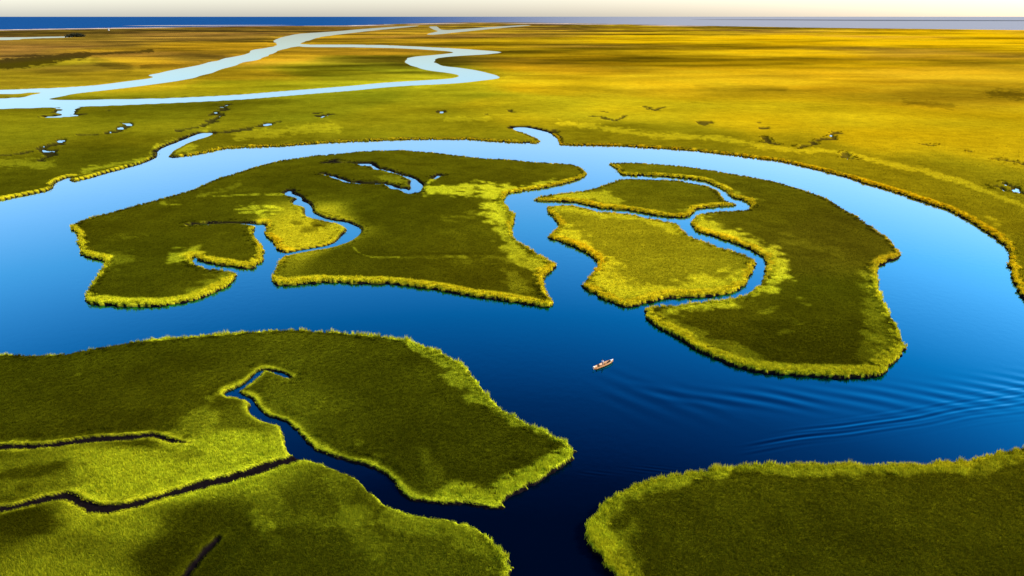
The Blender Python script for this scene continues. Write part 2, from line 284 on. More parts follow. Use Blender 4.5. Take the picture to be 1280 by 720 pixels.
def zones(X, Y, PX, PY, d, ny, dc):
    """brightness b, gold g, brown r of the sward at ground points (d = metres from the water, ny = shore faces the camera -1..1)"""
    n = len(X); b = np.zeros(n); g = np.zeros(n); r = np.zeros(n); W = np.zeros(n)
    wx = (fbm(X, Y, 22, 31, 2) - .5) * 40; wy = (fbm(X, Y, 22, 41, 2) - .5) * 16
    sc = smooth(60, 400, PY); px = PX + wx * (0.4 + .6 * sc); py = PY + wy * (0.1 + .9 * sc)
    for zx, zy, zb, zg, zr in ZONE:
        sy = 0.16 + 0.84 * smooth(20, 330, zy)                       # zones are flatter the farther they lie
        q = 1.0 / (((px - zx) / 2.0) ** 2 * (0.5 + sy * .5) + ((py - zy) / sy) ** 2 + 30) ** 2.5
        b += q * zb; g += q * zg; r += q * zr; W += q
    b /= W; g /= W; r /= W
    fine = fbm(X, Y, 3.5, 71, 3); mid = fbm(X, Y, 12, 73, 2)
    wisp = smooth(.38, .62, fbm(X*.5, Y, 2.6, 75, 3))
    for pts, rad, amt in STROKES:
        m = 1e9
        for (x0, y0), (x1, y1) in zip(pts[:-1], pts[1:]):
            ex, ey = x1-x0, y1-y0; t = np.clip(((PX+wx*.2-x0)*ex + (PY+wy*.2-y0)*ey) / (ex*ex+ey*ey+1e-9), 0, 1)
            m = np.minimum(m, np.hypot((PX+wx*.2-x0-t*ex)*.75, PY+wy*.2-y0-t*ey))
        m = m + (fine - .5) * rad * (2.6 if pts[0][1] > 115 else .6) + (mid - .5) * rad * 1.2
        b += amt * (1 - smooth(rad*.5, rad*1.4, m)) * (wisp if rad < 6 and amt > 0 and len(pts) == 2 and pts[0][1] > 240 else 1)
    # marsh dries towards straw in great streaks
    s = (fbm(X*.45, Y, 300, 7, 4) - .5); s2 = (fbm(X*.5, Y, 55, 8, 3) - .5); s3 = (fbm(X, Y, 9, 9, 3) - .5)
    farw = smooth(260, 1000, Y)
    b += s * 1.7 * farw + s2 * (.10 + .6 * farw) + s3 * (.16 - .06 * farw)
    r += np.clip(fbm(X, Y, 520, 17, 3) - .52, 0, 1) * 1.8 * smooth(900, 1700, Y)
    g += (fbm(X, Y, 90, 19, 2) - .5) * .25
    # tall bright fringe along the water, broad where the bank faces south
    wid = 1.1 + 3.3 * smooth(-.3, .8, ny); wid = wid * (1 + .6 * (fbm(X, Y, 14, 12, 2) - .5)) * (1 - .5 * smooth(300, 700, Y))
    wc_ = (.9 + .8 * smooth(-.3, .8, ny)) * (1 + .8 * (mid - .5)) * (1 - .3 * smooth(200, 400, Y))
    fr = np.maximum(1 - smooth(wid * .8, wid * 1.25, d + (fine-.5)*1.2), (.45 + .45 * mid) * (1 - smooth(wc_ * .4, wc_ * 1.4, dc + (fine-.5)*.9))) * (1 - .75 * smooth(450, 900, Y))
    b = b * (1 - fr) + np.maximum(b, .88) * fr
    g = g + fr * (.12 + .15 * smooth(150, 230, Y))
    return np.clip(b, 0, 1), np.clip(g, 0, 1), np.clip(r, 0, 1), fr

GREEN_D = np.array((.034, .0365, .0006)); GREEN_B = np.array((.425, .475, .0120))
GOLD_D = np.array((.062, .038, .0002)); GOLD_B = np.array((.530, .295, .0008))
BROWN = np.array((.120, .062, .016)); BROWN_B = np.array((.34,.155,.028))
def sward(b, g, r):
    b = b[:, None] ** 1.45; g = g[:, None]; r = np.clip(r, 0, 1)[:, None] * .85
    gr = GREEN_D * (1-b) + GREEN_B * b; go = GOLD_D * (1-b) + GOLD_B * b; br = BROWN*.35 * (1-b) + BROWN_B * b
    c = gr * (1-g) + go * g
    return c * (1-r) + br * r

# ------------------------------------------------------------------ materials
def mat(name, color=(.5,.5,.5), rough=.6, spec=.3):
    m = bpy.data.materials.new(name); m.use_nodes = True; b = m.node_tree.nodes['Principled BSDF']
    b.inputs['Base Color'].default_value = (*color, 1); b.inputs['Roughness'].default_value = rough
    b.inputs['Specular IOR Level'].default_value = spec
    return m
def grained(name, color, scale=8, amt=.25, rough=.55, spec=.3):
    m = mat(name, color, rough, spec); nt = m.node_tree; b = nt.nodes['Principled BSDF']
    tc = nt.nodes.new('ShaderNodeTexCoord'); n = nt.nodes.new('ShaderNodeTexNoise'); n.inputs['Scale'].default_value = scale; n.inputs['Detail'].default_value = 4
    mr = nt.nodes.new('ShaderNodeMapRange'); mr.inputs[3].default_value = 1-amt; mr.inputs[4].default_value = 1+amt
    mx = nt.nodes.new('ShaderNodeMix'); mx.data_type = 'RGBA'; mx.blend_type = 'MULTIPLY'; mx.inputs[0].default_value = 1; mx.inputs[6].default_value = (*color, 1)
    nt.links.new(tc.outputs['Object'], n.inputs['Vector']); nt.links.new(n.outputs[0], mr.inputs[0]); nt.links.new(mr.outputs[0], mx.inputs[7]); nt.links.new(mx.outputs[2], b.inputs['Base Color'])
    return m

def ground_material():
    m = mat('marsh_sward', rough=1, spec=0); nt = m.node_tree; N = nt.nodes; L = nt.links; b = N['Principled BSDF']
    at = N.new('ShaderNodeAttribute'); at.attribute_name = 'sward'
    geo = N.new('ShaderNodeNewGeometry'); sep = N.new('ShaderNodeSeparateXYZ'); L.new(geo.outputs['Position'], sep.inputs[0])
    def noise(scale, detail, lo, hi):
        n = N.new('ShaderNodeTexNoise'); n.inputs['Scale'].default_value = scale; n.inputs['Detail'].default_value = detail; n.inputs['Roughness'].default_value = .65
        L.new(geo.outputs['Position'], n.inputs['Vector'])
        r = N.new('ShaderNodeMapRange'); r.inputs[1].default_value = .3; r.inputs[2].default_value = .7; r.inputs[3].default_value = lo; r.inputs[4].default_value = hi
        L.new(n.outputs[0], r.inputs[0]); return n, r
    n1, r1 = noise(.9, 5, .72, 1.28); n2, r2 = noise(.12, 4, .82, 1.18)
    mu = N.new('ShaderNodeMath'); mu.operation = 'MULTIPLY'; L.new(r1.outputs[0], mu.inputs[0]); L.new(r2.outputs[0], mu.inputs[1])
    mx = N.new('ShaderNodeMix'); mx.data_type = 'RGBA'; mx.blend_type = 'MULTIPLY'; mx.inputs[0].default_value = 1
    L.new(at.outputs['Color'], mx.inputs[6]); L.new(mu.outputs[0], mx.inputs[7])
    # bare mud on the bank below the sward
    mr = N.new('ShaderNodeMapRange'); mr.inputs[1].default_value = -.30; mr.inputs[2].default_value = -.1
    L.new(sep.outputs['Z'], mr.inputs[0])
    mud = N.new('ShaderNodeMix'); mud.data_type = 'RGBA'; mud.inputs[6].default_value = (.018, .012, .010, 1)
    L.new(mr.outputs[0], mud.inputs[0]); L.new(mx.outputs[2], mud.inputs[7]); L.new(mud.outputs[2], b.inputs['Base Color'])
    bp = N.new('ShaderNodeBump'); bp.inputs['Strength'].default_value = .8; bp.inputs['Distance'].default_value = .35
    L.new(n1.outputs[0], bp.inputs['Height']); L.new(bp.outputs[0], b.inputs['Normal'])
    return m

def blade_material():
    m = bpy.data.materials.new('marsh_grass'); m.use_nodes = True; nt = m.node_tree; N = nt.nodes; L = nt.links; N.clear()
    at = N.new('ShaderNodeAttribute'); at.attribute_name = 'sward'
    df = N.new('ShaderNodeBsdfDiffuse'); tr = N.new('ShaderNodeBsdfTranslucent'); mx = N.new('ShaderNodeMixShader'); mx.inputs[0].default_value = .4
    o = N.new('ShaderNodeOutputMaterial')
    L.new(at.outputs['Color'], df.inputs[0]); L.new(at.outputs['Color'], tr.inputs[0]); L.new(df.outputs[0], mx.inputs[1]); L.new(tr.outputs[0], mx.inputs[2]); L.new(mx.outputs[0], o.inputs[0])
    return m

def water_material(name, deep, curve, ripple_scale, ripple, rough, tint):
    """still water seen through a polarising filter: hardly any mirror near Brewster's angle, a full mirror at grazing angles"""
    m = bpy.data.materials.new(name); m.use_nodes = True; nt = m.node_tree; N = nt.nodes; L = nt.links; N.clear()
    geo = N.new('ShaderNodeNewGeometry')
    n = N.new('ShaderNodeTexNoise'); n.inputs['Scale'].default_value = ripple_scale; n.inputs['Detail'].default_value = 3
    L.new(geo.outputs['Position'], n.inputs['Vector'])
    bp = N.new('ShaderNodeBump'); bp.inputs['Strength'].default_value = 1; bp.inputs['Distance'].default_value = ripple
    wn_ = N.new('ShaderNodeTexNoise'); wn_.inputs['Scale'].default_value = .012; wn_.inputs['Detail'].default_value = 3; L.new(geo.outputs['Position'], wn_.inputs['Vector'])
    wr_ = N.new('ShaderNodeMapRange'); wr_.inputs[1].default_value = .4; wr_.inputs[2].default_value = .68; wr_.inputs[3].default_value = .25; wr_.inputs[4].default_value = 2.6; L.new(wn_.outputs[0], wr_.inputs[0])
    wm_ = N.new('ShaderNodeMath'); wm_.operation = 'MULTIPLY'; L.new(n.outputs[0], wm_.inputs[0]); L.new(wr_.outputs[0], wm_.inputs[1]); L.new(wm_.outputs[0], bp.inputs['Height'])
    lw = N.new('ShaderNodeLayerWeight'); lw.inputs['Blend'].default_value = .5; L.new(bp.outputs[0], lw.inputs['Normal'])
    cr = N.new('ShaderNodeValToRGB'); el = cr.color_ramp.elements
    el[0].position, el[0].color = curve[0][0], (*[curve[0][1]]*3, 1); el[1].position, el[1].color = curve[-1][0], (*[curve[-1][1]]*3, 1)
    for p, v in curve[1:-1]:
        q = el.new(p); q.color = (v, v, v, 1)
    L.new(lw.outputs['Facing'], cr.inputs[0])
    gl = N.new('ShaderNodeBsdfGlossy'); gl.inputs['Roughness'].default_value = rough; L.new(bp.outputs[0], gl.inputs['Normal'])
    tn = N.new('ShaderNodeValToRGB'); te = tn.color_ramp.elements
    te[0].position, te[0].color = tint[0][0], (*tint[0][1], 1); te[1].position, te[1].color = tint[-1][0], (*tint[-1][1], 1)
    for p, v in tint[1:-1]:
        q = te.new(p); q.color = (*v, 1)
    L.new(lw.outputs['Facing'], tn.inputs[0]); L.new(tn.outputs[0], gl.inputs['Color'])
    df = N.new('ShaderNodeBsdfDiffuse'); df.inputs[0].default_value = (*deep, 1)
    mx = N.new('ShaderNodeMixShader'); o = N.new('ShaderNodeOutputMaterial')
    L.new(cr.outputs[0], mx.inputs[0]); L.new(df.outputs[0], mx.inputs[1]); L.new(gl.outputs[0], mx.inputs[2]); L.new(mx.outputs[0], o.inputs[0])
    return m

M_GROUND = ground_material(); M_GRASS = blade_material()
M_WATER = water_material('river_water', (.0, .0012, .006),
    [(.30,.003),(.36,.006),(.40,.018),(.49,.11),(.593,.31),(.70,.56),(.826,.76),(.95,.66)], .45, .008, .02,
    [(.40,(.01,.34,1)),(.60,(.015,.62,1)),(.72,(.24,.82,1)),(.83,(.74,.93,.97)),(.95,(.84,.97,1))])
M_SEA = water_material('sea_water', (.003, .050, .19), [(.30,.02),(.70,.06),(1,.09)], .02, 3.0, .35, [(0,(.2,.5,1)),(1,(.25,.6,1))])
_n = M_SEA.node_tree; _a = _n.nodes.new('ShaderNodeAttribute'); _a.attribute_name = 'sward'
_n.links.new(_a.outputs['Color'], [q for q in _n.nodes if q.type == 'BSDF_DIFFUSE'][0].inputs[0])       # grey haze painted into the water colour towards the east
M_BED = grained('river_mud', (.03, .024, .018), 2, .3, .9, .1)

# ------------------------------------------------------------------ ground: one adaptive sheet, split into its islands and shores
def mesh_from(name, co, faces, material, smooth_shade=True, attrs=None):
    me = bpy.data.meshes.new(name)
    k = faces.shape[1]
    me.vertices.add(len(co)); me.vertices.foreach_set('co', np.ascontiguousarray(co, np.float32).ravel())
    me.loops.add(faces.size); me.loops.foreach_set('vertex_index', np.ascontiguousarray(faces, np.int32).ravel())
    me.polygons.add(len(faces)); me.polygons.foreach_set('loop_start', np.arange(0, faces.size, k, dtype=np.int32))
    me.polygons.foreach_set('loop_total', np.full(len(faces), k, np.int32))
    me.polygons.foreach_set('use_smooth', np.full(len(faces), smooth_shade))
    if attrs:
        for an, av in attrs.items():
            at = me.attributes.new(an, 'FLOAT_COLOR', 'POINT')
            at.data.foreach_set('color', np.concatenate([av, np.ones((len(av), 1))], 1).astype(np.float32).ravel())
    me.update(calc_edges=True); me.materials.append(material)
    o = bpy.data.objects.new(name, me); C.objects.link(o)
    return o

cols = np.concatenate([np.arange(-880, -40, 14.), np.arange(-40, 1321, 1.6), np.arange(1334, 2290, 14.)])
rows = np.concatenate([np.arange(23.6, 60, .5), np.arange(60, 150, .9), np.arange(150, 400, 1.5), np.arange(400, 735, 1.25), np.arange(735, 1090, 9.)])
PXg, PYg = np.meshgrid(cols, rows); nr, nc = PXg.shape
GX, GY = ground(PXg, PYg)
X = GX.ravel(); Y = GY.ravel(); PX = PXg.ravel(); PY = PYg.ravel()
d0, cr, mc, m3, owner = land_fields(X, Y)
d = np.minimum(d0 + wobble(X, Y, d0), cr + wobble(X, Y, d0) * np.where(Y > 150, .2, .6))
Dg = d.reshape(nr, nc); dyy = np.gradient(Dg, axis=0) / (np.gradient(GY, axis=0) + 1e-9)
NY = dyy.ravel()                                   # distance grows away from the camera = bank faces the camera
cell = np.maximum(np.abs(np.gradient(GY, axis=0)), np.abs(np.gradient(GX, axis=1))).ravel()
b, g, r, fr = zones(X, Y, PX, PY, np.maximum(d0, 0), NY, np.minimum(cr, mc + np.where(Y > 250, 50, 0)))
mc = np.minimum(mc, m3)
slope_w = np.maximum(.5, cell * .7)
TOP = .80 - .34 * (1 - smooth(.5, 7, np.minimum(cr, mc))) * (Y < 260)
Z = np.where(d > 0, np.clip(d / slope_w, 0, 1) * TOP, np.maximum(d / slope_w, -1.6) * .8)
land = d > slope_w
# the little creeks are wet mud at this tide, with a few pools left in the far ones
mslope = np.maximum(.45, cell * .32); md = mc + wobble(X, Y, d0) * .5
floor = np.where((Y > 250) & (vnoise(X, Y, 9, 83) > .76), -.3, .05)
inc = (md < mslope * 1.2) & (d > 0)
land &= ~inc
Z = np.where(inc, np.minimum(Z, floor + (TOP - floor) * np.clip(md / mslope, 0, 1)), Z)
Z = Z + np.where(land, (fbm(X, Y, 2.2, 21, 3) - .5) * .22 * (1 - smooth(.7, 1.6, cell)) + (fbm(X, Y, 30, 23, 2) - .3) * .25 + np.where(fr > .5, .08, 0), 0)
Z = Z + np.where(land, smooth(600, 2500, Y) * (fbm(X, Y, 240, 25, 3)) * 1.5, 0)
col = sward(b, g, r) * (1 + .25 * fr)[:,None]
# bare mud on the bank itself: a strip less than a metre wide, lost among the grass of the far banks
mudc = 1 - smooth(mslope * .7, mslope * 1.15, md)
mudw = (1 - smooth(slope_w * .8, slope_w * 1.2, d)) * (1 - smooth(560, 900, Y)) * smooth(-.5, .1, NY)
mudw = np.maximum(mudw, mudc * (1 - .25 * smooth(200, 400, Y)))
col = col * (1 - mudw[:,None]) + np.array((.0055,.0038,.0042)) * mudw[:,None]
sand = (owner == 10)[:, None]; col = np.where(sand, np.array((.30,.28,.25)), col)
dark = (owner == 9)[:, None]; col = np.where(dark, np.array((.10,.11,.12)), col)
# sandy beach on parts of the far coast
cx_ = np.array([p[0] for p in COAST]); cy_ = np.array([p[1] for p in COAST])
edge = PY - np.interp(PX, cx_, cy_)
bs = (smooth(.1,.5,edge) - smooth(.9,1.5,edge)) * smooth(.42,.6,fbm(X, Y, 900, 55, 2)) * (owner == 0)
col = col * (1-bs[:,None]) + np.array((.50,.40,.33)) * bs[:,None]
co = np.stack([X, Y, Z], 1)
idx = np.arange(nr*nc).reshape(nr, nc)
quads = np.stack([idx[:-1,:-1], idx[1:,:-1], idx[1:,1:], idx[:-1,1:]], -1).reshape(-1, 4)
fz = Z[quads].max(1); fo = owner[quads].max(1)
wet = fz < -.45
def part_mesh(name, sel, material, attrs=True):
    q = quads[sel]; used, inv = np.unique(q.ravel(), return_inverse=True)
    return mesh_from(name, co[used], inv.reshape(-1, 4), material, True, {'sward': col[used]} if attrs else None)
for k, (name, _, label) in enumerate(LANDS):
    sel = (~wet) & (fo == k)
    if sel.any(): tag(part_mesh(name, sel, M_GROUND), label, kind='structure')
tag(part_mesh('river_bed', wet, M_BED, False), 'mud bed under the river', kind='structure')

# ------------------------------------------------------------------ water
def wake(X, Y, PX, PY):
    def band(pts, halfs):
        P = np.array(pts, float); yy = np.interp(PX, P[:,0], P[:,1]); hh = np.interp(PX, P[:,0], halfs)
        e = np.exp(-((PY - yy) / hh) ** 2); return e * smooth(P[0,0]-15, P[0,0]+40, PX)
    def plane(p, q, lam, curve=0):
        (ax, ay), (bx, by) = ground(*p), ground(*q)
        dx, dy = bx-ax, by-ay; L = math.hypot(dx, dy); nx, ny = -dy/L, dx/L
        u = (X-ax)*dx/L + (Y-ay)*dy/L; s = (X-ax)*nx + (Y-ay)*ny + curve*u*u
        s = s + (vnoise(X, Y, 14, 61)-.5)*1.6
        return np.sin(2*math.pi*s/lam)
    A = band([(770,472),(830,494),(900,498),(1000,500),(1150,500),(1320,485)], [9,11,11,13,16,20])
    B = band([(930,562),(1030,540),(1150,520),(1320,494)], [7,9,11,18])
    D = band([(740,470),(800,500),(900,515)], [26,26,20]) * (1 - smooth(840, 960, PX))
    patch = .55 + .9 * (fbm(X, Y, 13, 66, 2) - .3)
    z = .052 * A * plane((900,490),(1000,509), 4.6, .0006) * smooth(760, 1050, PX) ** .5
    z += .036 * B * plane((971,551),(1280,497), 2.3)
    z += .03 * B * plane((971,551),(1280,505), 1.3)
    z += .020 * D * plane((774,481),(835,508), 5.5)
    E = np.exp(-((PX-815)/28)**2 - ((PY-587)/5)**2) + .7*np.exp(-((PX-745)/22)**2 - ((PY-592)/3)**2)
    z += .012 * E * plane((790,585),(835,590), 1.0)
    return z * patch
wc = np.concatenate([np.arange(-1200, 720, 20.), np.arange(720, 1320, 1.8), np.arange(1330, 2500, 40.)])
wr = np.concatenate([np.arange(29, 44, .4), np.arange(44, 60, 4.), np.arange(60, 440, 20.), np.arange(440, 605, 1.1), np.arange(620, 1200, 40.)])
WPX, WPY = np.meshgrid(wc, wr); WX, WY = ground(WPX, WPY)
wx_, wy_, wpx, wpy = WX.ravel(), WY.ravel(), WPX.ravel(), WPY.ravel()
wz = wake(wx_, wy_, wpx, wpy)
wz[(wpx < 722) | (wpx > 1318) | (wpy < 442) | (wpy > 602)] = 0
i2 = np.arange(len(wx_)).reshape(WPX.shape)
wq = np.stack([i2[:-1,:-1], i2[1:,:-1], i2[1:,1:], i2[:-1,1:]], -1).reshape(-1, 4)
keepw = wpy[wq].max(1) > np.interp(wpx[wq].mean(1), cx_, cy_) + .25
wq = wq[keepw]
tag(mesh_from('river_water', np.stack([wx_, wy_, wz], 1), wq, M_WATER), 'calm blue river winding between the marsh islands', kind='structure')
# the sea beyond the coast: a ring sector to the horizon, a hand's breadth below the river sheet it passes under
sx = np.tan(np.linspace(R(-66), R(66), 60)); sy = np.array([3300., 4200, 6000, 9000, 14000, 25000, 50000, 110000, 260000])
SXg, SYg = np.meshgrid(sx, sy); sco = np.stack([(SXg*SYg).ravel(), SYg.ravel(), np.full(SXg.size, -.25)], 1)
i3 = np.arange(SXg.size).reshape(SXg.shape); sq = np.stack([i3[:-1,:-1], i3[:-1,1:], i3[1:,1:], i3[1:,:-1]], -1).reshape(-1, 4)
haze = smooth(-.25, .25, sco[:,0] / sco[:,1])[:,None]; deepc = np.array((.0005,.036,.125)) * (1-haze) + np.array((.25,.24,.22)) * haze  # sea colour greys to the right, standing in for horizon haze
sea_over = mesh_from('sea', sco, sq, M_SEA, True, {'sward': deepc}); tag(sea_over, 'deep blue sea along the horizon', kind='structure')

# ------------------------------------------------------------------ grass: bundles of blades rooted on the sward
def grid_sample(A, px, py):
    ci = np.interp(px, cols, np.arange(nc)); ri = np.interp(py, rows, np.arange(nr))
    c0 = np.clip(ci.astype(int), 0, nc-2); r0 = np.clip(ri.astype(int), 0, nr-2); fc = ci-c0; fr_ = ri-r0
    A = A.reshape(nr, nc)
    return (A[r0,c0]*(1-fc)+A[r0,c0+1]*fc)*(1-fr_) + (A[r0+1,c0]*(1-fc)+A[r0+1,c0+1]*fc)*fr_

def grow(name, label, px, py, keep, nblades, hfun, spread, width, lean):
    d_ = grid_sample(np.minimum(d, md + .15), px, py); m = keep(d_, px, py)
    if 'tussock' in name: m &= grid_sample(np.minimum(np.minimum(cr, mc), 50), px, py) > 2.6
    px, py, d_ = px[m], py[m], d_[m]
    x, y = ground(px, py); z = grid_sample(Z, px, py); bb = grid_sample(b, px, py); gg = grid_sample(g, px, py); rr = grid_sample(r, px, py)
    n = len(x); cellm = grid_sample(cell, px, py); tall = .6 + .85 * vnoise(x, y, 1.7, 91) if 'tussock' in name else .85 + .3 * vnoise(x, y, 2.5, 92)
    crd = grid_sample(np.minimum(np.minimum(cr, mc), 50), px, py); h = hfun(bb, d_, n) * (.45 + .55 * smooth(.8, 2.5, crd)) * tall
    bb = np.clip(bb + rng.normal(0, .5, n) * (.04 + .14 * bb) * (1 - .6 * smooth(140, 190, y)), 0, 1)
    va = ((.12 + .26 * bb) * (1 - .6 * smooth(140, 190, y)))[:,None]; frr = grid_sample(fr, px, py); c = (1 + (.05 + .25 * smooth(140, 190, y)) * frr)[:,None] * sward(bb, np.clip(gg + rng.normal(0, .06, n), 0, 1), rr) * (1 + va * rng.uniform(-1, 1, (n,1)))
    K = nblades; V = np.zeros((n, K, 3, 3)); CC = np.zeros((n, K, 3, 3))
    sp = spread(cellm, bb)[:, None]; wd = width(cellm, bb)[:, None]
    th = rng.uniform(0, 2*np.pi, (n, K)); rad = np.sqrt(rng.uniform(0, 1, (n, K))) * sp
    bx = x[:,None] + np.cos(th)*rad; by = y[:,None] + np.sin(th)*rad
    hh = h[:,None] * rng.uniform(.6, 1.15, (n, K)) * (1 - .35*(rad/(sp+1e-6))**2)
    ph = rng.uniform(0, np.pi, (n, K)); wx2 = np.cos(ph)*wd*.5; wy2 = np.sin(ph)*wd*.5
    ln = lean * hh
    tx = bx + np.cos(th)*ln*rng.uniform(.3,1,(n,K)) ; ty = by + np.sin(th)*ln*rng.uniform(.3,1,(n,K))
    zb = z[:,None] - .06
    V[:,:,0] = np.stack([bx-wx2, by-wy2, zb+0*bx], -1); V[:,:,1] = np.stack([bx+wx2, by+wy2, zb+0*bx], -1); V[:,:,2] = np.stack([tx, ty, zb+hh+.06], -1)
    CC[:] = c[:,None,None,:] * rng.uniform(.85, 1.15, (n, K, 1, 1))
    V = V.reshape(-1, 3); F = np.arange(len(V)).reshape(-1, 3)
    print(name, n, 'clumps', len(F), 'tris')
    return tag(mesh_from(name, V, F, M_GRASS, False, {'sward': CC.reshape(-1,3)}), label, 'grass', kind='stuff')

def jitter(x0, x1, y0, y1, s):
    gx, gy = np.meshgrid(np.arange(x0, x1, s), np.arange(y0, y1, s))
    return (gx + rng.uniform(-.6,.6,gx.shape)*s).ravel(), (gy + rng.uniform(-.6,.6,gy.shape)*s).ravel()

px, py = jitter(-38, 1318, 405, 733, 2.0)
grow('marsh_grass', 'shaggy green grass covering the near marsh on both sides of the river', px, py, lambda d_, x, y: d_ > .36, 9,
     lambda bb, d_, n: (.30 + .42*bb) * rng.uniform(.75, 1.25, n), lambda c, bb: np.full(len(c), .42), lambda c, bb: .10 + 0*c, .35)
px, py = jitter(-38, 1318, 155, 478, 1.9)
grow('marsh_grass', 'olive and yellow grass on the islands and banks in the middle distance', px, py, lambda d_, x, y: (d_ > .5) & (rng.uniform(0, 1, len(d_)) < smooth(150, 260, y) + .0) & ((y < 405) | (x > 780)), 6,
     lambda bb, d_, n: (.22 + .34*bb) * rng.uniform(.8, 1.15, n), lambda c, bb: .35 + c*.5, lambda c, bb: .12 + np.minimum(c, 4)*.07, .35)
# tussocks: rounded taller clumps shoulder to shoulder along every near shore
tx_, ty_ = np.meshgrid(np.arange(-200, 320, 1.15), np.arange(78, 520, 1.15))
tx_ = (tx_ + rng.uniform(-.45,.45,tx_.shape)).ravel(); ty_ = (ty_ + rng.uniform(-.45,.45,ty_.shape)).ravel()
tpx, tpy = to_pixel(tx_, ty_); m = (tpx > -38) & (tpx < 1318) & (tpy > 150) & (tpy < 733); tpx, tpy = tpx[m], tpy[m]
grow('shore_tussocks', 'tall yellow green tussocks lining the water edge', tpx, tpy, lambda d_, x, y: (d_ > .4) & (d_ < 3.4) & (rng.uniform(0,1,len(d_)) < np.where(d_ < 1.5, 1, .45)), 26,
     lambda bb, d_, n: (.55 + .35*bb) * rng.uniform(.75, 1.3, n), lambda c, bb: .55 + 0*c, lambda c, bb: .11 + .06*c, .32)

# ------------------------------------------------------------------ boat and its standing passenger
def newobj(name, bm, material, parent=None, smooth_shade=False):
    me = bpy.data.meshes.new(name); bmesh.ops.recalc_face_normals(bm, faces=bm.faces); bm.to_mesh(me); bm.free(); me.materials.append(material)
    if smooth_shade: me.polygons.foreach_set('use_smooth', [True]*len(me.polygons))
    o = bpy.data.objects.new(name, me); C.objects.link(o)
    if parent: o.parent = parent
    return o
def box(bm, c, s, rot=None, bevel=0):
    r_ = bmesh.ops.create_cube(bm, size=1); vs = r_['verts']
    bmesh.ops.scale(bm, verts=vs, vec=s)
    if rot: bmesh.ops.rotate(bm, verts=vs, cent=(0,0,0), matrix=Matrix.Rotation(rot[0], 3, rot[1]))
    bmesh.ops.translate(bm, verts=vs, vec=c)
    if bevel: bmesh.ops.bevel(bm, geom=list({e for v in vs for e in v.link_edges}), offset=bevel, segments=2, affect='EDGES')

M_HULL = grained('tan_hull_paint', (.30, .135, .035), 6, .15, .45, .4); M_WHITE = grained('white_boat_paint', (.62, .60, .54), 8, .08, .35, .5)
M_FLOOR = grained('boat_floor', (.34, .16, .05), 9, .2, .7); M_SHIRT = grained('pale_shirt', (.75, .70, .72), 20, .1, .8); M_TROUSER = grained('tan_trousers', (.42, .27, .20), 20, .2, .8)
M_SKIN = grained('skin', (.42, .24, .16), 15, .08, .55); M_HAIR = grained('dark_hair', (.03, .02, .015), 30, .3, .7); M_GREY = grained('grey_metal', (.25, .25, .26), 10, .15, .4)

(bx0, by0), (bx1, by1) = ground(742, 462), ground(767, 452)
boat_len = math.hypot(bx1-bx0, by1-by0); print('boat length on ground', boat_len)
ang = math.atan2(by1-by0, bx1-bx0)
LB = min(6.4, boat_len)
boat = bpy.data.objects.new('skiff', None); C.objects.link(boat)
boat.location = ((bx0+bx1)/2, (by0+by1)/2, 0); boat.rotation_euler = (0, 0, ang)
tag(boat, 'small tan open boat with white bow and stern, alone on the open water', 'boat')
stations = []
for i in range(15):
    t = i/14; x = (t-.5)*LB
    half = .66 * (1 - max(0, (t-.45)/.55)**2.4) * (.86 + .14*min(1, t/.3)); half = max(half, .03)
    sheer = .50 + .28*t**2; keel = -.16 + .30*max(0, (t-.7)/.3)**2
    stations.append((x, half, sheer, keel))
bm = bmesh.new(); rings = []
for x, hf, sh, kl in stations:
    out = [(x, -hf, sh), (x, -hf*.93, (sh+kl)*.5), (x, -hf*.62, kl+.05), (x, 0, kl), (x, hf*.62, kl+.05), (x, hf*.93, (sh+kl)*.5), (x, hf, sh)]
    inn = [(x, hf-min(.06,hf*.5), sh), (x, (hf*.86), kl+.22), (x, 0, kl+.16), (x, -hf*.86, kl+.22), (x, -hf+min(.06,hf*.5), sh)]
    rings.append([bm.verts.new(p) for p in out+inn])
for A_, B_ in zip(rings[:-1], rings[1:]):
    for k in range(12): bm.faces.new((A_[k], A_[(k+1) % 12], B_[(k+1) % 12], B_[k]))
bm.faces.new(rings[0]); bm.faces.new(rings[-1][::-1])
newobj('hull', bm, M_HULL, boat, True)
bm = bmesh.new(); fl = []
for x, hf, sh, kl in stations[:11]: fl.append((bm.verts.new((x+.06, -hf*.84, kl+.25)), bm.verts.new((x+.06, hf*.84, kl+.25))))
for a_, b_ in zip(fl[:-1], fl[1:]): bm.faces.new((a_[0], a_[1], b_[1], b_[0]))
newobj('floor_boards', bm, M_FLOOR, boat)
bm = bmesh.new(); dk = []
for x, hf, sh, kl in stations[12:]: dk.append((bm.verts.new((x, -hf-.01, sh+.012)), bm.verts.new((x, 0, sh+.05)), bm.verts.new((x, hf+.01, sh+.012))))
for a_, b_ in zip(dk[:-1], dk[1:]):
    bm.faces.new((a_[0], a_[1], b_[1], b_[0])); bm.faces.new((a_[1], a_[2], b_[2], b_[1]))
low = bmesh.ops.extrude_face_region(bm, geom=bm.faces[:]); bmesh.ops.translate(bm, verts=[v for v in low['geom'] if isinstance(v, bmesh.types.BMVert)], vec=(0,0,-.03))
newobj('bow_deck', bm, M_WHITE, boat)
for xx in (-.18, .12):
    bm = bmesh.new(); box(bm, (xx*LB, 0, .34), (.30, 1.10, .05), bevel=.012); newobj('bench', bm, M_HULL, boat)
bm = bmesh.new()
for s in (-1, 1):
    for (x, hf, sh, kl), (x2, hf2, sh2, kl2) in zip(stations[:-1], stations[1:]):
        v = [bm.verts.new(p) for p in ((x,s*hf,sh+.02),(x2,s*hf2,sh2+.02),(x2,s*(hf2+.05),sh2-.03),(x,s*(hf+.05),sh-.03))]; bm.faces.new(v)
newobj('rub_rail', bm, M_FLOOR, boat)
mot = None
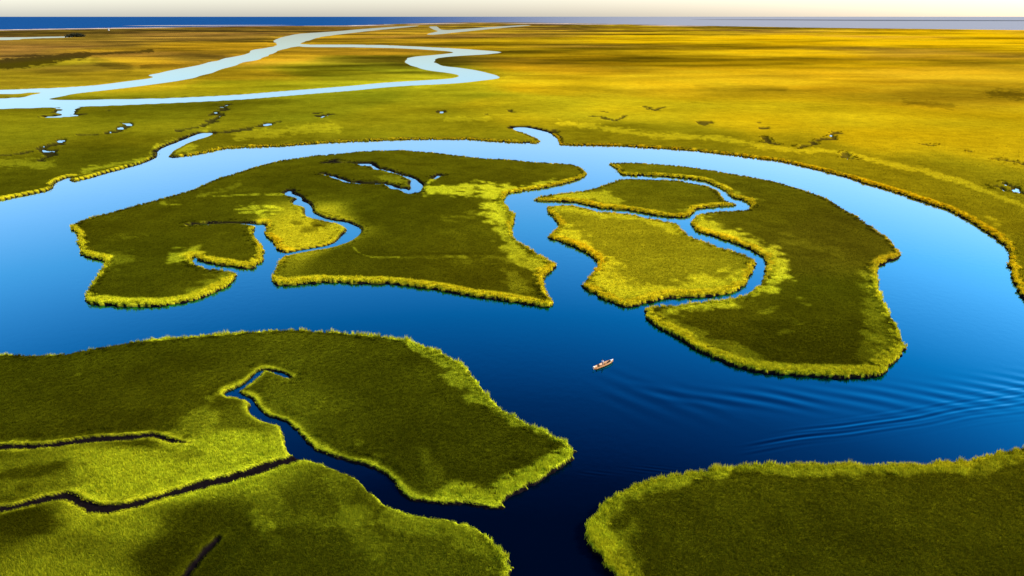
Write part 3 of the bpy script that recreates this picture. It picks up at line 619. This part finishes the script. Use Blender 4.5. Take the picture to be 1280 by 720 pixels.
bm = bmesh.new(); box(bm, (-LB/2-.26, 0, .74), (.42, .32, .36), bevel=.09); mot = newobj('outboard_motor', bm, M_WHITE, boat, True)
bm = bmesh.new(); box(bm, (-LB/2-.24, 0, .22), (.20, .12, .80), bevel=.03); box(bm, (-LB/2-.24, 0, -.2), (.34, .09, .10), bevel=.03); newobj('motor_leg', bm, M_GREY, mot)
bm = bmesh.new(); box(bm, (-LB/2+.16, .05, .84), (.55, .05, .05), bevel=.015); newobj('tiller', bm, M_GREY, mot)

def skin_body(name, pts, edges, radii, material, root=0, parent=None, levels=1):
    me = bpy.data.meshes.new(name); me.from_pydata(pts, edges, []); o = bpy.data.objects.new(name, me); C.objects.link(o); me.materials.append(material)
    sk = o.modifiers.new('skin', 'SKIN'); sk.use_smooth_shade = True
    lay_ = me.skin_vertices[0] if me.skin_vertices else None
    if lay_ is None:
        bpy.context.view_layer.objects.active = o; lay_ = me.skin_vertices[0]
    for i, rr_ in enumerate(radii): lay_.data[i].radius = (rr_, rr_)
    lay_.data[root].use_root = True
    ss = o.modifiers.new('sub', 'SUBSURF'); ss.levels = levels; ss.render_levels = levels
    if parent: o.parent = parent
    return o
# person standing a little aft of amidships, leaning back against the tiller
P_ = [(0,0,.95),(.0,0,1.12),(.0,0,1.30),(.0,0,1.44),(.0,0,1.54),(.01,0,1.66),(.01,0,1.75),
      (0,.10,.90),(.03,.12,.50),(0,.13,.08),(.14,.14,.04), (0,-.10,.90),(.03,-.12,.50),(0,-.13,.08),(.14,-.14,.04),
      (0,.20,1.42),(-.02,.25,1.14),(.16,.22,.94),(.22,.21,.90), (0,-.20,1.42),(-.03,-.26,1.14),(.13,-.25,.93),(.19,-.25,.89)]
E_ = [(0,1),(1,2),(2,3),(3,4),(4,5),(5,6),(0,7),(7,8),(8,9),(9,10),(0,11),(11,12),(12,13),(13,14),(3,15),(15,16),(16,17),(17,18),(3,19),(19,20),(20,21),(21,22)]
Rr = [.15,.145,.17,.13,.06,.105,.09,.10,.07,.05,.045,.10,.07,.05,.045,.075,.05,.04,.035,.075,.05,.04,.035]
person = skin_body('person', P_, E_, Rr, M_SKIN, levels=2)
person.location = (boat.location.x + math.cos(ang)*(-.35), boat.location.y + math.sin(ang)*(-.35), .10)
person.rotation_euler = (0, R(-6), ang)
tag(person, 'person in a pale top standing in the middle of the small boat', 'person')
sh_ = skin_body('shirt', [(0,0,1.0),(0,0,1.15),(0,0,1.30),(0,0,1.43),(0,.20,1.42),(-.02,.25,1.16),(0,-.20,1.42),(-.03,-.26,1.16)], [(0,1),(1,2),(2,3),(3,4),(4,5),(3,6),(6,7)],
      [.175,.165,.185,.15,.095,.075,.095,.075], M_SHIRT, parent=person, levels=2)
tr_ = skin_body('trousers', [(0,0,.96),(0,.10,.88),(.03,.12,.50),(0,.13,.12),(0,-.10,.88),(.03,-.12,.50),(0,-.13,.12)], [(0,1),(1,2),(2,3),(0,4),(4,5),(5,6)],
      [.165,.12,.09,.075,.12,.09,.075], M_TROUSER, parent=person, levels=2)
bm = bmesh.new(); bmesh.ops.create_uvsphere(bm, u_segments=14, v_segments=8, radius=.12)
for v in bm.verts:
    if v.co.z < 0: v.co.z *= .25
bmesh.ops.translate(bm, verts=bm.verts, vec=(-.015, 0, 1.70)); newobj('hair', bm, M_HAIR, person, True)

# ------------------------------------------------------------------ far coast: a low wood and a pale tower
fx, fy = ground(95, 46.5); V = []; Fc = []; Cc = []
for k in range(260):
    t = rng.uniform(-1, 1); hh = 15 * (1 - .5*t*t) * rng.uniform(.6, 1)
    c = np.array((fx + t*34 + rng.normal(0, 2), fy + rng.normal(0, 9), rng.uniform(.15, 1) * hh + 1))
    for q in range(14):
        p = c + rng.normal(0, 1.5, 3); u = rng.normal(0, 1.3, (3, 3)); i0 = len(V); V += [p+u[0], p+u[1], p+u[2]]; Fc.append((i0, i0+1, i0+2)); Cc += [np.array((.035, .035, .018)) * rng.uniform(.6, 1.5)] * 3
tag(mesh_from('far_wood', np.array(V), np.array(Fc), M_GRASS, False, {'sward': np.array(Cc)}), 'small dark wood far off near the left end of the coast', 'wood', kind='stuff')
tx0, ty0 = ground(136, 38.6)
tower = bpy.data.objects.new('coast_tower', None); C.objects.link(tower); tower.location = (tx0, ty0, .8); tower.scale = (.8, .8, .62)
tag(tower, 'small pale tower far away on the left coast beside the blue sea', 'tower')
M_TOWER = grained('pale_tower_wall', (.36, .35, .34), .4, .12, .8)
bm = bmesh.new(); bmesh.ops.create_cone(bm, cap_ends=True, segments=20, radius1=5.5, radius2=4.0, depth=20); bmesh.ops.translate(bm, verts=bm.verts, vec=(0,0,10)); newobj('shaft', bm, M_TOWER, tower, False)
bm = bmesh.new(); bmesh.ops.create_cone(bm, cap_ends=True, segments=20, radius1=5.2, radius2=5.2, depth=1); bmesh.ops.translate(bm, verts=bm.verts, vec=(0,0,20.6)); newobj('gallery', bm, M_GREY, tower)
bm = bmesh.new(); bmesh.ops.create_cone(bm, cap_ends=True, segments=16, radius1=3, radius2=3, depth=3); bmesh.ops.translate(bm, verts=bm.verts, vec=(0,0,22.7)); newobj('lantern_room', bm, M_TOWER, tower)
bm = bmesh.new(); bmesh.ops.create_cone(bm, cap_ends=True, segments=16, radius1=3.6, radius2=.2, depth=2.4); bmesh.ops.translate(bm, verts=bm.verts, vec=(0,0,25.45)); newobj('roof', bm, M_GREY, tower)
